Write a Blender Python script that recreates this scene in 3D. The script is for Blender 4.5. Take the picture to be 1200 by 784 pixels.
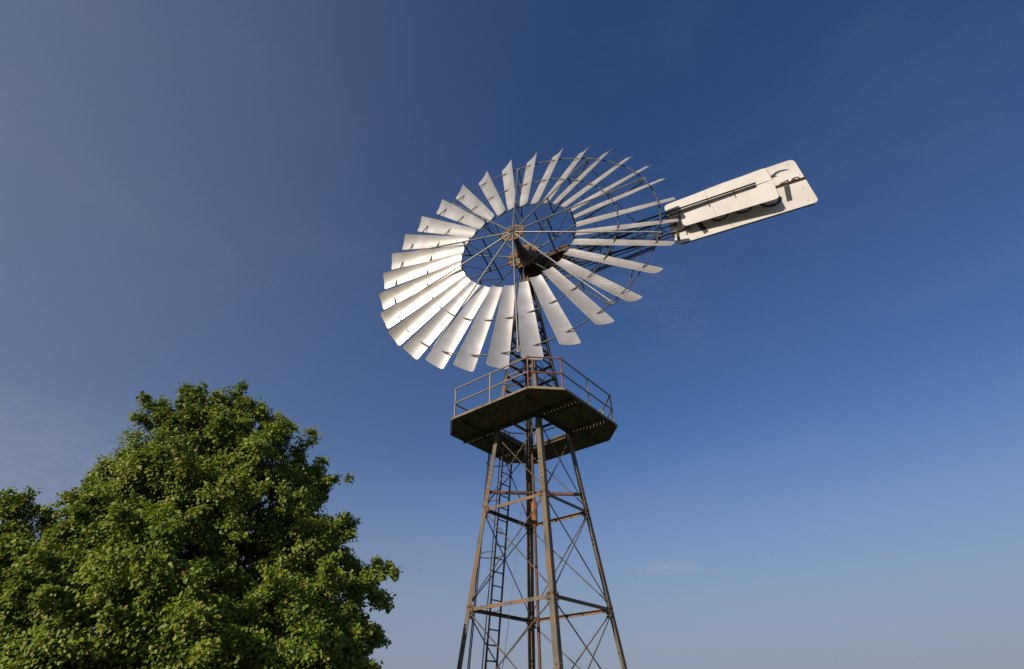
import bpy, math, random
import numpy as np
from mathutils import Vector, Matrix

random.seed(7)
rng = np.random.default_rng(11)
S = bpy.context.scene
R_ = math.radians
for o in list(bpy.data.objects):
    bpy.data.objects.remove(o)

# ------------------------------------------------------------------ camera, sky, sun, exposure
U = 1.75                      # metres per model unit of the wind pump
EYE = 1.6                     # camera height above the grass
CAM_D = 8.0099 * U


def W(x, y, z):
    """wind pump units (height measured from eye level) to metres"""
    return Vector((x * U, y * U, z * U + EYE))


pitch, yaw, roll = 0.63419, -0.03984, -0.01878
fw = Vector((math.sin(yaw) * math.cos(pitch), math.cos(yaw) * math.cos(pitch), math.sin(pitch)))
rt = Vector((math.cos(yaw), -math.sin(yaw), 0))
up = rt.cross(fw)
r2 = rt * math.cos(roll) + up * math.sin(roll)
u2 = -rt * math.sin(roll) + up * math.cos(roll)
cd = bpy.data.cameras.new('camera')
cam = bpy.data.objects.new('camera', cd)
S.collection.objects.link(cam)
m = Matrix((r2, u2, -fw)).transposed().to_4x4()
m.translation = Vector((0, -CAM_D, EYE))
cam.matrix_world = m
cd.sensor_width = 36
cd.lens = 623.95 / 1200 * 36
cd.clip_end = 20000
S.camera = cam

SUN_AZ, SUN_EL = R_(-145.2), R_(21)
world = bpy.data.worlds.new('World')
S.world = world
world.use_nodes = True
nt = world.node_tree
N, L = nt.nodes, nt.links
N.clear()
sky = N.new('ShaderNodeTexSky')
sky.sky_type = 'NISHITA'
sky.sun_disc = False
sky.sun_elevation = SUN_EL
sky.sun_rotation = SUN_AZ
sky.altitude = 100
sky.air_density = 1.0
sky.dust_density = 1.0
sky.ozone_density = 3.0
tc = N.new('ShaderNodeTexCoord')
mp = N.new('ShaderNodeMapping')
mp.inputs['Scale'].default_value = (1.1, 1.1, 5.0)
mp.inputs['Rotation'].default_value = (R_(8), R_(-14), R_(20))
nz = N.new('ShaderNodeTexNoise')
nz.inputs['Scale'].default_value = 2.1
nz.inputs['Detail'].default_value = 6
nz.inputs['Roughness'].default_value = 0.55
nz.inputs['Distortion'].default_value = 0.4
sep = N.new('ShaderNodeSeparateXYZ')


def vmap(src, f0, f1, t1, smooth=True):
    n = N.new('ShaderNodeMapRange')
    n.interpolation_type = 'SMOOTHSTEP' if smooth else 'LINEAR'
    n.inputs['From Min'].default_value = f0
    n.inputs['From Max'].default_value = f1
    n.inputs['To Min'].default_value = 0
    n.inputs['To Max'].default_value = t1
    L.new(src, n.inputs['Value'])
    return n.outputs[0]


def vmath(op, p, q):
    n = N.new('ShaderNodeMath')
    n.operation = op.rstrip('2')
    n.use_clamp = op == 'ADD'
    for i, v in enumerate((p, q)):  # sockets or plain numbers
        if isinstance(v, (int, float)):
            n.inputs[i].default_value = v
        else:
            L.new(v, n.inputs[i])
    return n.outputs[0]


SKY = 0.096
mix = N.new('ShaderNodeMix')
mix.data_type = 'RGBA'
mix.inputs['B'].default_value = (.25 / SKY, .285 / SKY, .388 / SKY, 1)
hsv = N.new('ShaderNodeHueSaturation')
hsv.inputs['Hue'].default_value = 0.510
hsv.inputs['Saturation'].default_value = 1.17
hsv.inputs['Value'].default_value = 1.0
bg = N.new('ShaderNodeBackground')
bg.inputs['Strength'].default_value = SKY
ow = N.new('ShaderNodeOutputWorld')
L.new(tc.outputs['Generated'], mp.inputs['Vector'])
L.new(mp.outputs[0], nz.inputs['Vector'])
L.new(tc.outputs['Generated'], sep.inputs[0])
# a thin cirrus veil in the west, haze down to the horizon, a few wisps
west = vmap(vmath('ADD2', sep.outputs['X'], vmath('MULTIPLY', sep.outputs['Z'], -.18)), .12, -.86, 1.0, False)
west = vmath('MULTIPLY', vmath('MULTIPLY', west, west), .43)
low = vmap(sep.outputs['Z'], .44, -.01, .94)
wisp = vmap(nz.outputs['Fac'], .45, .80, 1.0)
wispw = vmath('MULTIPLY', wisp, vmath('ADD', vmath('MULTIPLY', vmath('MULTIPLY', west, low), 3.2), .045))


def streak(d, along, across, tilt, amount):
    # one faint far-off wisp of cirrus in direction d
    d = Vector(d).normalized()
    rx = Vector((0, 0, 1)).cross(d).normalized() * -1
    ry = rx.cross(d)
    ax_, ay_ = rx * math.cos(tilt) + ry * math.sin(tilt), ry * math.cos(tilt) - rx * math.sin(tilt)
    tot = None
    for v, w in ((ax_, along), (ay_, across)):
        dp = N.new('ShaderNodeVectorMath')
        dp.operation = 'DOT_PRODUCT'
        L.new(tc.outputs['Generated'], dp.inputs[0])
        dp.inputs[1].default_value = v
        k = vmath('MULTIPLY', vmath('SUBTRACT', dp.outputs['Value'], v.dot(d)), 1 / w)
        sq = vmath('MULTIPLY', k, k)
        tot = sq if tot is None else vmath('ADD2', tot, sq)
    fr_ = N.new('ShaderNodeTexNoise')
    fr_.inputs['Scale'].default_value = 26
    fr_.inputs['Detail'].default_value = 5
    L.new(mp.outputs[0], fr_.inputs['Vector'])
    body = vmap(tot, 1.0, 0.0, amount)
    return vmath('MULTIPLY', body, vmap(fr_.outputs['Fac'], .25, .65, 1.0))


extra = vmath('ADD2', streak((.215, .954, .208), .070, .013, -.06, .30), streak((.24, .75, .62), .07, .16, .5, .035))
extra = vmath('ADD2', extra, streak((-.72, .62, .31), .22, .09, .1, .12))
L.new(vmath('ADD', west, low), mix.inputs['Factor'])
mix2 = N.new('ShaderNodeMix')
mix2.data_type = 'RGBA'
mix2.inputs['B'].default_value = (.39 / SKY, .385 / SKY, .46 / SKY, 1)
L.new(vmath('ADD', wispw, extra), mix2.inputs['Factor'])
L.new(mix.outputs['Result'], mix2.inputs['A'])
L.new(sky.outputs[0], hsv.inputs['Color'])
L.new(hsv.outputs[0], mix.inputs['A'])
L.new(mix2.outputs['Result'], bg.inputs['Color'])
L.new(bg.outputs[0], ow.inputs['Surface'])

sd = bpy.data.lights.new('sun', 'SUN')
sd.energy = 4.3
sd.angle = R_(0.5)
sd.color = (1.0, 0.86, 0.70)
sun = bpy.data.objects.new('sun', sd)
S.collection.objects.link(sun)
sdir = Vector((math.sin(SUN_AZ) * math.cos(SUN_EL), math.cos(SUN_AZ) * math.cos(SUN_EL), math.sin(SUN_EL)))
sun.rotation_euler = sdir.to_track_quat('Z', 'Y').to_euler()
sun.location = sdir * 60

S.view_settings.view_transform = 'Standard'
S.view_settings.look = 'None'
S.view_settings.exposure = 0.0
S.view_settings.gamma = 1.0
S.view_settings.use_curve_mapping = False


# ------------------------------------------------------------------ materials
def mat(name):
    mt = bpy.data.materials.new(name)
    mt.use_nodes = True
    return mt, mt.node_tree.nodes, mt.node_tree.links, mt.node_tree.nodes['Principled BSDF']


def noise_mat(name, cols, scale=6, rough=0.6, metal=0.0, detail=6, stretch=(1, 1, 1), bump=0.0, fine=None, spec=0.5):
    """colour = ramp over a noise in object coordinates; cols = [(pos, rgb), ...]"""
    mt, n, l, p = mat(name)
    t = n.new('ShaderNodeTexCoord')
    mpn = n.new('ShaderNodeMapping')
    mpn.inputs['Scale'].default_value = stretch
    z = n.new('ShaderNodeTexNoise')
    z.inputs['Scale'].default_value = scale
    z.inputs['Detail'].default_value = detail
    z.inputs['Roughness'].default_value = 0.65
    r = n.new('ShaderNodeValToRGB')
    while len(r.color_ramp.elements) < len(cols):
        r.color_ramp.elements.new(0.5)
    for e, (pos, c) in zip(r.color_ramp.elements, cols):
        e.position = pos
        e.color = (*c, 1)
    l.new(t.outputs['Object'], mpn.inputs[0])
    l.new(mpn.outputs[0], z.inputs['Vector'])
    l.new(z.outputs['Fac'], r.inputs[0])
    l.new(r.outputs[0], p.inputs['Base Color'])
    p.inputs['Roughness'].default_value = rough
    p.inputs['Metallic'].default_value = metal
    p.inputs['Specular IOR Level'].default_value = spec
    if bump:
        b = n.new('ShaderNodeBump')
        b.inputs['Strength'].default_value = bump
        b.inputs['Distance'].default_value = 0.01
        l.new(z.outputs['Fac'], b.inputs['Height'])
        l.new(b.outputs[0], p.inputs['Normal'])
    return mt


M = {}
M['leg'] = noise_mat('weathered_leg_steel', [(.32, (.06, .056, .048)), (.49, (.145, .13, .10)), (.57, (.19, .12, .065)), (.67, (.24, .095, .036))], 3.4, .7, .15, 9, (1, 1, .45), .25)
M['leg_dark'] = noise_mat('dark_weathered_steel', [(.30, (.025, .027, .026)), (.50, (.06, .058, .05)), (.60, (.13, .075, .035)), (.72, (.18, .08, .03))], 3.2, .7, .15, 9, (1, 1, .6), .25)
M['brace'] = noise_mat('rusty_brace_steel', [(.32, (.085, .08, .07)), (.46, (.16, .135, .10)), (.56, (.25, .13, .055)), (.70, (.30, .11, .035))], 3.4, .72, .1, 9, (1, 1, 1), .25)
M['rod'] = noise_mat('rod_steel', [(.35, (.07, .065, .055)), (.55, (.14, .11, .075)), (.7, (.22, .10, .04))], 4, .65, .25, 6)
M['rust'] = noise_mat('rust', [(.3, (.10, .035, .014)), (.5, (.26, .10, .035)), (.7, (.36, .17, .06))], 9, .85, 0, 8, (1, 1, 1), .4)
M['rustred'] = noise_mat('rust_red_primer', [(.30, (.12, .032, .018)), (.5, (.24, .078, .038)), (.70, (.24, .15, .09))], 8, .75, 0, 8, (1, 1, 1), .2)
M['pipe'] = noise_mat('rusty_pipe', [(.34, (.035, .022, .016)), (.5, (.10, .05, .028)), (.64, (.19, .09, .04)), (.75, (.10, .08, .06))], 3.2, .7, .1, 9, (1, 1, .4), .2)
M['frame'] = noise_mat('rusty_frame_plate', [(.32, (.03, .022, .016)), (.5, (.085, .055, .035)), (.68, (.17, .09, .04))], 5, .75, .1, 9, (1, 1, 1), .3)
M['hubrust'] = noise_mat('ochre_hub_rust', [(.40, (.03, .022, .016)), (.48, (.16, .08, .032)), (.57, (.30, .165, .065)), (.64, (.06, .042, .03))], 9, .8, .1, 8, (1, 1, 1), .4)
M['galv'] = noise_mat('galvanised_steel', [(.35, (.15, .155, .145)), (.6, (.27, .265, .24)), (.75, (.20, .16, .11))], 7, .45, .55, 7)
M['galv_dark'] = noise_mat('dull_galvanised_steel', [(.35, (.07, .076, .074)), (.6, (.14, .14, .13)), (.75, (.13, .09, .055))], 7, .5, .5, 7)
M['black'] = noise_mat('black_oily_steel', [(.35, (.012, .013, .013)), (.6, (.03, .03, .028)), (.75, (.06, .045, .03))], 9, .5, .3, 7)
M['grease'] = noise_mat('greasy_hub_iron', [(.35, (.02, .018, .014)), (.49, (.085, .068, .048)), (.62, (.20, .13, .065)), (.75, (.10, .095, .08))], 7, .5, .3, 8, (1, 1, 1), .3)
M['plank'] = noise_mat('old_deck_plank', [(.3, (.06, .05, .036)), (.5, (.125, .105, .07)), (.66, (.17, .15, .085)), (.8, (.20, .19, .07))], 5, .85, 0, 9, (1, 1, 1), .3)
M['moss'] = noise_mat('mossy_board_edge', [(.3, (.20, .15, .09)), (.5, (.30, .24, .14)), (.62, (.30, .30, .05)), (.75, (.16, .14, .07))], 9, .85, 0, 9, (1, 1, 1), .3)
M['edge'] = noise_mat('bare_board_edge', [(.3, (.10, .075, .05)), (.5, (.20, .155, .10)), (.7, (.26, .21, .14))], 7, .85, 0, 9, (1, 1, 1), .3)
M['rail'] = noise_mat('handrail_pipe', [(.3, (.20, .19, .17)), (.5, (.30, .25, .18)), (.62, (.28, .15, .075)), (.75, (.18, .09, .05))], 5, .6, .25, 8)
M['cable'] = noise_mat('twisted_cable', [(.40, (.03, .03, .028)), (.5, (.30, .28, .24)), (.6, (.05, .045, .04))], 9, .5, .4, 3)


def vane_material():
    mt, n, l, p = mat('cream_vane_paint')
    t = n.new('ShaderNodeTexCoord')
    z = n.new('ShaderNodeTexNoise')
    z.inputs['Scale'].default_value = 1.3
    z.inputs['Detail'].default_value = 8
    l.new(t.outputs['Object'], z.inputs['Vector'])
    r = n.new('ShaderNodeValToRGB')
    r.color_ramp.elements[0].position, r.color_ramp.elements[0].color = .3, (.55, .515, .47, 1)
    r.color_ramp.elements[1].position, r.color_ramp.elements[1].color = .7, (.645, .62, .58, 1)
    l.new(z.outputs['Fac'], r.inputs[0])
    mpn = n.new('ShaderNodeMapping')
    mpn.inputs['Scale'].default_value = (9, 9, .9)
    z2 = n.new('ShaderNodeTexNoise')
    z2.inputs['Scale'].default_value = 1.0
    z2.inputs['Detail'].default_value = 7
    z2.inputs['Roughness'].default_value = .7
    l.new(t.outputs['Object'], mpn.inputs[0])
    l.new(mpn.outputs[0], z2.inputs['Vector'])
    k = n.new('ShaderNodeMapRange')
    k.inputs['From Min'].default_value = .56
    k.inputs['From Max'].default_value = .78
    k.inputs['To Max'].default_value = .28
    l.new(z2.outputs['Fac'], k.inputs['Value'])
    mx = n.new('ShaderNodeMix')
    mx.data_type = 'RGBA'
    mx.inputs['B'].default_value = (.40, .29, .18, 1)
    l.new(k.outputs[0], mx.inputs['Factor'])
    l.new(r.outputs[0], mx.inputs['A'])
    l.new(mx.outputs['Result'], p.inputs['Base Color'])
    p.inputs['Roughness'].default_value = .42
    z3 = n.new('ShaderNodeTexNoise')
    z3.inputs['Scale'].default_value = .9
    z3.inputs['Detail'].default_value = 1
    l.new(t.outputs['Object'], z3.inputs['Vector'])
    bp = n.new('ShaderNodeBump')
    bp.inputs['Strength'].default_value = .4
    bp.inputs['Distance'].default_value = .05
    l.new(z3.outputs['Fac'], bp.inputs['Height'])
    l.new(bp.outputs[0], p.inputs['Normal'])
    return mt


M['cream'] = vane_material()
M['letter'] = noise_mat('black_lettering_paint', [(.3, (.012, .013, .015)), (.7, (.03, .03, .032))], 8, .5)
M['bolt'] = noise_mat('rusty_bolt', [(.3, (.05, .03, .02)), (.6, (.17, .09, .045))], 20, .8)
M['concrete'] = noise_mat('footing_concrete', [(.3, (.22, .21, .19)), (.7, (.36, .34, .31))], 5, .9, 0, 8, (1, 1, 1), .3)
M['bark'] = noise_mat('tree_bark', [(.3, (.025, .02, .014)), (.6, (.07, .055, .04)), (.8, (.12, .10, .075))], 6, .9, 0, 9, (1, 1, .25), .6)
M['grass'] = noise_mat('meadow_grass', [(.3, (.035, .05, .015)), (.5, (.055, .07, .022)), (.7, (.085, .085, .035))], .35, .95, 0, 12, (1, 1, 1), .4)


def blade_material():
    mt, n, l, p = mat('white_blade_paint')
    t = n.new('ShaderNodeTexCoord')
    oi = n.new('ShaderNodeObjectInfo')
    add = n.new('ShaderNodeVectorMath')
    add.operation = 'MULTIPLY_ADD'
    cx = n.new('ShaderNodeCombineXYZ')
    l.new(oi.outputs['Random'], cx.inputs['X'])
    l.new(oi.outputs['Random'], cx.inputs['Z'])
    l.new(cx.outputs[0], add.inputs[0])
    add.inputs[1].default_value = (37, 0, 53)
    l.new(t.outputs['Object'], add.inputs[2])
    z = n.new('ShaderNodeTexNoise')
    z.inputs['Scale'].default_value = 1.6
    z.inputs['Detail'].default_value = 5
    z.inputs['Roughness'].default_value = .6
    l.new(add.outputs[0], z.inputs['Vector'])
    r = n.new('ShaderNodeValToRGB')
    for e, (pos, c) in zip([r.color_ramp.elements[0], r.color_ramp.elements[1], r.color_ramp.elements.new(.5)],
                           [(.24, (.56, .53, .485)), (.75, (.635, .605, .56)), (.48, (.61, .58, .535))]):
        e.color = (*c, 1)
        e.position = pos
    l.new(z.outputs['Fac'], r.inputs[0])
    # rust that bleeds down from the strap rivets: a patch with its own ragged shape near each ring
    sp = n.new('ShaderNodeSeparateXYZ')
    l.new(t.outputs['Object'], sp.inputs[0])
    z2 = n.new('ShaderNodeTexNoise')
    z2.inputs['Scale'].default_value = 16
    z2.inputs['Detail'].default_value = 6
    l.new(add.outputs[0], z2.inputs['Vector'])
    tot = None
    for ry in (2.725 * U, 1.975 * U, 1.25 * U):
        a = n.new('ShaderNodeMath'); a.operation = 'SUBTRACT'; a.inputs[1].default_value = ry
        l.new(sp.outputs['Y'], a.inputs[0])
        b = n.new('ShaderNodeMath'); b.operation = 'ABSOLUTE'
        l.new(a.outputs[0], b.inputs[0])
        c = n.new('ShaderNodeMapRange')
        c.inputs['From Min'].default_value = .075
        c.inputs['From Max'].default_value = .0
        l.new(b.outputs[0], c.inputs['Value'])
        if tot is None:
            tot = c.outputs[0]
        else:
            mx = n.new('ShaderNodeMath'); mx.operation = 'MAXIMUM'
            l.new(tot, mx.inputs[0]); l.new(c.outputs[0], mx.inputs[1])
            tot = mx.outputs[0]
    k = n.new('ShaderNodeMath'); k.operation = 'MULTIPLY'
    l.new(tot, k.inputs[0])
    th = n.new('ShaderNodeMapRange')
    th.inputs['From Min'].default_value = .52
    th.inputs['From Max'].default_value = .72
    th.inputs['To Max'].default_value = .75
    l.new(z2.outputs['Fac'], th.inputs['Value'])
    l.new(th.outputs[0], k.inputs[1])
    mxr = n.new('ShaderNodeMix'); mxr.data_type = 'RGBA'
    mxr.inputs['B'].default_value = (.36, .20, .09, 1)
    l.new(k.outputs[0], mxr.inputs['Factor'])
    l.new(r.outputs[0], mxr.inputs['A'])
    tone = n.new('ShaderNodeMapRange')
    tone.inputs['To Min'].default_value = .86
    tone.inputs['To Max'].default_value = 1.06
    l.new(oi.outputs['Random'], tone.inputs['Value'])
    vm = n.new('ShaderNodeVectorMath')
    vm.operation = 'SCALE'
    l.new(mxr.outputs['Result'], vm.inputs[0])
    l.new(tone.outputs[0], vm.inputs['Scale'])
    l.new(vm.outputs[0], p.inputs['Base Color'])
    rr = n.new('ShaderNodeMapRange')
    rr.inputs['To Min'].default_value = .32
    rr.inputs['To Max'].default_value = .36
    l.new(z.outputs['Fac'], rr.inputs['Value'])
    l.new(rr.outputs[0], p.inputs['Roughness'])
    p.inputs['Metallic'].default_value = 0.55
    # dents and waves of thin sheet, different on every blade
    z3 = n.new('ShaderNodeTexNoise')
    z3.inputs['Scale'].default_value = 1.5
    z3.inputs['Detail'].default_value = 1.5
    l.new(add.outputs[0], z3.inputs['Vector'])
    bp = n.new('ShaderNodeBump')
    bp.inputs['Strength'].default_value = .14
    bp.inputs['Distance'].default_value = .03
    l.new(z3.outputs['Fac'], bp.inputs['Height'])
    l.new(bp.outputs[0], p.inputs['Normal'])
    return mt


M['blade'] = blade_material()


def leaf_material():
    mt, n, l, p = mat('tree_leaf')
    at = n.new('ShaderNodeAttribute')
    at.attribute_name = 'tint'
    r = n.new('ShaderNodeValToRGB')
    el = r.color_ramp.elements
    el[0].position, el[0].color = 0.0, (.074, .130, .011, 1)
    el[1].position, el[1].color = 1.0, (.26, .10, .04, 1)
    for pos, c in ((.45, (.170, .250, .017)), (.8, (.26, .31, .029)), (.93, (.29, .21, .045))):
        e = el.new(pos)
        e.color = (*c, 1)
    l.new(at.outputs['Fac'], r.inputs[0])
    l.new(r.outputs[0], p.inputs['Base Color'])
    p.inputs['Roughness'].default_value = .46
    p.inputs['Specular IOR Level'].default_value = .35
    tr = n.new('ShaderNodeBsdfTranslucent')
    l.new(r.outputs[0], tr.inputs['Color'])
    ms = n.new('ShaderNodeMixShader')
    ms.inputs[0].default_value = .28
    out = n['Material Output']
    l.new(p.outputs[0], ms.inputs[1])
    l.new(tr.outputs[0], ms.inputs[2])
    l.new(ms.outputs[0], out.inputs['Surface'])
    return mt


M['leaf'] = leaf_material()


# ------------------------------------------------------------------ mesh builder
class MB:
    def __init__(self):
        self.v, self.f, self.s = [], [], []

    def add(self, verts, faces, smooth=False):
        b = len(self.v)
        self.v += [tuple(p) for p in verts]
        for f in faces:
            self.f.append(tuple(i + b for i in f))
            self.s.append(smooth)
        return self

    def tube(self, a, b, r, r_end=None, n=8, caps=True):
        return self.path([a, b], [r, r if r_end is None else r_end], n, caps)

    def path(self, pts, radii, n=8, caps=True):
        pts = [Vector(p) for p in pts]
        if not isinstance(radii, (list, tuple)):
            radii = [radii] * len(pts)
        vs, fs = [], []
        ref = None
        for i, p in enumerate(pts):
            d = (pts[min(i + 1, len(pts) - 1)] - pts[max(i - 1, 0)]).normalized()
            if ref is None:
                ref = d.orthogonal().normalized()
            else:
                ref = (ref - d * ref.dot(d)).normalized()
            q = d.cross(ref)
            for k in range(n):
                a = 2 * math.pi * k / n
                vs.append(p + (ref * math.cos(a) + q * math.sin(a)) * radii[i])
        for i in range(len(pts) - 1):
            for k in range(n):
                k2 = (k + 1) % n
                fs.append((i * n + k, i * n + k2, (i + 1) * n + k2, (i + 1) * n + k))
        self.add(vs, fs, True)
        if caps:
            self.add(vs[:n], [tuple(reversed(range(n)))])
            self.add(vs[-n:], [tuple(range(n))])
        return self

    def prism(self, prof, a, b, X, Y):
        """extrude a 2-D profile (in X, Y) from a to b"""
        a, b, X, Y = map(Vector, (a, b, X, Y))
        n = len(prof)
        vs = [a + X * x + Y * y for x, y in prof] + [b + X * x + Y * y for x, y in prof]
        fs = [(i, (i + 1) % n, n + (i + 1) % n, n + i) for i in range(n)]
        fs += [tuple(reversed(range(n))), tuple(range(n, 2 * n))]
        return self.add(vs, fs)

    def angle(self, a, b, A, B, w, t):
        """angle iron: corner on the line a-b, flanges along A and B"""
        a, b, A, B = map(Vector, (a, b, A, B))
        d = (b - a).normalized()
        A = (A - d * A.dot(d)).normalized()
        B = (B - d * B.dot(d)).normalized()
        return self.prism([(0, 0), (w, 0), (w, t), (t, t), (t, w), (0, w)], a, b, A, B)

    def bar(self, a, b, w, h, up=(0, 0, 1)):
        a, b = Vector(a), Vector(b)
        d = (b - a).normalized()
        up = Vector(up)
        if abs(d.dot(up)) > .99:
            up = Vector((1, 0, 0))
        X = d.cross(up).normalized()
        Y = X.cross(d)
        w, h = w / 2, h / 2
        return self.prism([(-w, -h), (w, -h), (w, h), (-w, h)], a, b, X, Y)

    def box(self, c, X, Y, Z, sx, sy, sz):
        c, X, Y, Z = map(Vector, (c, X, Y, Z))
        return self.prism([(-sx / 2, -sy / 2), (sx / 2, -sy / 2), (sx / 2, sy / 2), (-sx / 2, sy / 2)], c - Z * sz / 2, c + Z * sz / 2, X, Y)

    def lathe(self, prof, origin, axis, n=24):
        """prof = [(distance along axis, radius)]"""
        o, ax = Vector(origin), Vector(axis).normalized()
        X = ax.orthogonal().normalized()
        Y = ax.cross(X)
        vs, fs = [], []
        for h, r in prof:
            for k in range(n):
                a = 2 * math.pi * k / n
                vs.append(o + ax * h + (X * math.cos(a) + Y * math.sin(a)) * max(r, 1e-4))
        for i in range(len(prof) - 1):
            for k in range(n):
                k2 = (k + 1) % n
                fs.append((i * n + k, i * n + k2, (i + 1) * n + k2, (i + 1) * n + k))
        return self.add(vs, fs)

    def torus(self, c, X, Y, R, r, n=96, k=6, a0=0, a1=2 * math.pi):
        c, X, Y = Vector(c), Vector(X), Vector(Y)
        Zx = X.cross(Y)
        full = abs(a1 - a0 - 2 * math.pi) < 1e-6
        cnt = n if full else n + 1
        vs, fs = [], []
        for i in range(cnt):
            a = a0 + (a1 - a0) * i / n
            d = X * math.cos(a) + Y * math.sin(a)
            for j in range(k):
                b = 2 * math.pi * j / k
                vs.append(c + d * (R + r * math.cos(b)) + Zx * r * math.sin(b))
        for i in range(n):
            i2 = (i + 1) % cnt
            for j in range(k):
                j2 = (j + 1) % k
                fs.append((i * k + j, i * k + j2, i2 * k + j2, i2 * k + j))
        return self.add(vs, fs, True)

    def plate(self, poly, to3d, t):
        """flat plate of thickness t; to3d(u, v, offset) places a polygon given in its own plane"""
        n = len(poly)
        vs = [to3d(x, y, t / 2) for x, y in poly] + [to3d(x, y, -t / 2) for x, y in poly]
        fs = [tuple(range(n)), tuple(reversed(range(n, 2 * n)))]
        fs += [(i, n + i, n + (i + 1) % n, (i + 1) % n) for i in range(n)]
        return self.add(vs, fs)

    def build(self, name, material, parent=None, inv=None):
        me = bpy.data.meshes.new(name)
        vs = self.v if inv is None else [tuple(inv @ Vector(p)) for p in self.v]
        me.from_pydata(vs, [], self.f)
        me.polygons.foreach_set('use_smooth', self.s)
        me.materials.append(material)
        me.update()
        o = bpy.data.objects.new(name, me)
        S.collection.objects.link(o)
        if parent:
            o.parent = parent
        return o


def rounded(poly, radii, seg=5):
    out = []
    n = len(poly)
    for i, p in enumerate(poly):
        r = radii[i] if isinstance(radii, (list, tuple)) else radii
        p = Vector(p)
        a = (Vector(poly[i - 1]) - p)
        b = (Vector(poly[(i + 1) % n]) - p)
        if r <= 0:
            out.append(tuple(p))
            continue
        a, b = a.normalized() * r, b.normalized() * r
        for k in range(seg + 1):
            t = k / seg
            q = (p + a) * (1 - t) ** 2 + p * 2 * t * (1 - t) + (p + b) * t * t
            out.append(tuple(q))
    return out


def empty(name, loc, label, cat):
    o = bpy.data.objects.new(name, None)
    o.empty_display_size = .3
    S.collection.objects.link(o)
    o.location = loc
    o['label'] = label
    o['category'] = cat
    return o


# ------------------------------------------------------------------ ground: one gently rolling sheet out to the horizon
def ground():
    mb = MB()
    rad = [0, 3, 6, 10, 15, 22, 32, 48, 75, 120, 200, 400, 900, 2500, 7000]
    n = 72
    vs = [(0, 0, 0)]
    for r in rad[1:]:
        for k in range(n):
            a = 2 * math.pi * k / n
            x, y = r * math.cos(a), r * math.sin(a)
            h = .10 * math.sin(x * .35 + 1) * math.cos(y * .28) * min(1, r / 25) * (1 if r < 400 else 0) - .02
            vs.append((x, y, h))
    fs = [(0, 1 + k, 1 + (k + 1) % n) for k in range(n)]
    for i in range(len(rad) - 2):
        for k in range(n):
            k2 = (k + 1) % n
            fs.append((1 + i * n + k, 1 + (i + 1) * n + k, 1 + (i + 1) * n + k2, 1 + i * n + k2))
    mb.add(vs, fs, True)
    g = mb.build('ground', M['grass'])
    g['kind'] = 'structure'
    g['label'] = 'rough mown meadow grass stretching out to the horizon'


ground()

# ------------------------------------------------------------------ the wind pump
pump = empty('wind_pump', (0, 0, 0), 'tall rusty lattice steel wind pump with white many bladed wheel and folded tail vane', 'windmill')

PHI, KT, ZB = 0.16119, 0.14574, 1.28162
ANG = {'F': PHI, 'R': PHI + math.pi / 2, 'B': PHI + math.pi, 'L': PHI - math.pi / 2}
ZG = -EYE / U                      # ground height in model units
ZTOP = 7.30


def dirv(k):
    return Vector((math.sin(ANG[k]), -math.cos(ANG[k]), 0))


def leg(k, z):
    s = 1 - KT * (z - ZB)
    return W(dirv(k).x * s, dirv(k).y * s, z)


E1 = (dirv('R') - dirv('F')).normalized()     # along front-right side
E2 = (dirv('L') - dirv('F')).normalized()     # along front-left side
ORDER = ['F', 'R', 'B', 'L']
NEXT = {'F': ('L', 'R'), 'R': ('F', 'B'), 'B': ('R', 'L'), 'L': ('B', 'F')}

for k in ORDER:
    a, b = NEXT[k]
    A = (dirv(a) - dirv(k)).normalized()
    B = (dirv(b) - dirv(k)).normalized()
    mb = MB().angle(leg(k, ZG), leg(k, 3.95), A, B, .076 * U, .010 * U)
    mb.angle(leg(k, 3.95), leg(k, ZTOP), A, B, .062 * U, .008 * U)
    lg = mb.build('leg', M['leg'], pump)
    # splice plates with bolt rows on both flanges
    for zs in (0.1, 2.75):
        for q in range(7):
            z = zs + q * .075
            for D, Nn in ((A, B), (B, A)):
                c = leg(k, z) + D * .04 * U
                MB().tube(c - Nn * .012 * U, c + Nn * .001, .0105 * U, n=6).build('bolt', M['bolt'], lg)
    MB().box(leg(k, ZG) + Vector((0, 0, -.05)), E1, E2, (0, 0, 1), .55, .55, .4).build('footing', M['concrete'], pump)


def mixz(zs):
    return zs


LV = [-0.05, 1.2816, 2.6112, 3.84]
UP = [4.166 + .262 * i for i in range(12)]

# horizontal angle braces
def brace(k1, k2, z, w, material, t=.008, tw=0):
    p, q = leg(k1, z), leg(k2, z)
    d = (q - p).normalized()
    inward = (Vector((0, 0, p.z)) - (p + q) / 2).normalized()
    p2 = p + d * .03 * U + inward * .014 * U
    q2 = q - d * .03 * U + inward * .014 * U
    o = MB().angle(p2, q2, (0, 0, -1), inward, w * U, t * U).build('horizontal_brace', material, pump)
    return o


FACES = [('L', 'F'), ('F', 'R'), ('R', 'B'), ('B', 'L')]
for z in LV[:3]:
    for i, (a, b) in enumerate(FACES):
        brace(a, b, z, .044, M['brace'] if i in (0, 2) else M['leg'])
for j, z in enumerate(UP):
    for i, (a, b) in enumerate(FACES):
        brace(a, b, z, .036, M['leg_dark'] if (i + j) % 3 else M['leg'], .006)

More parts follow.
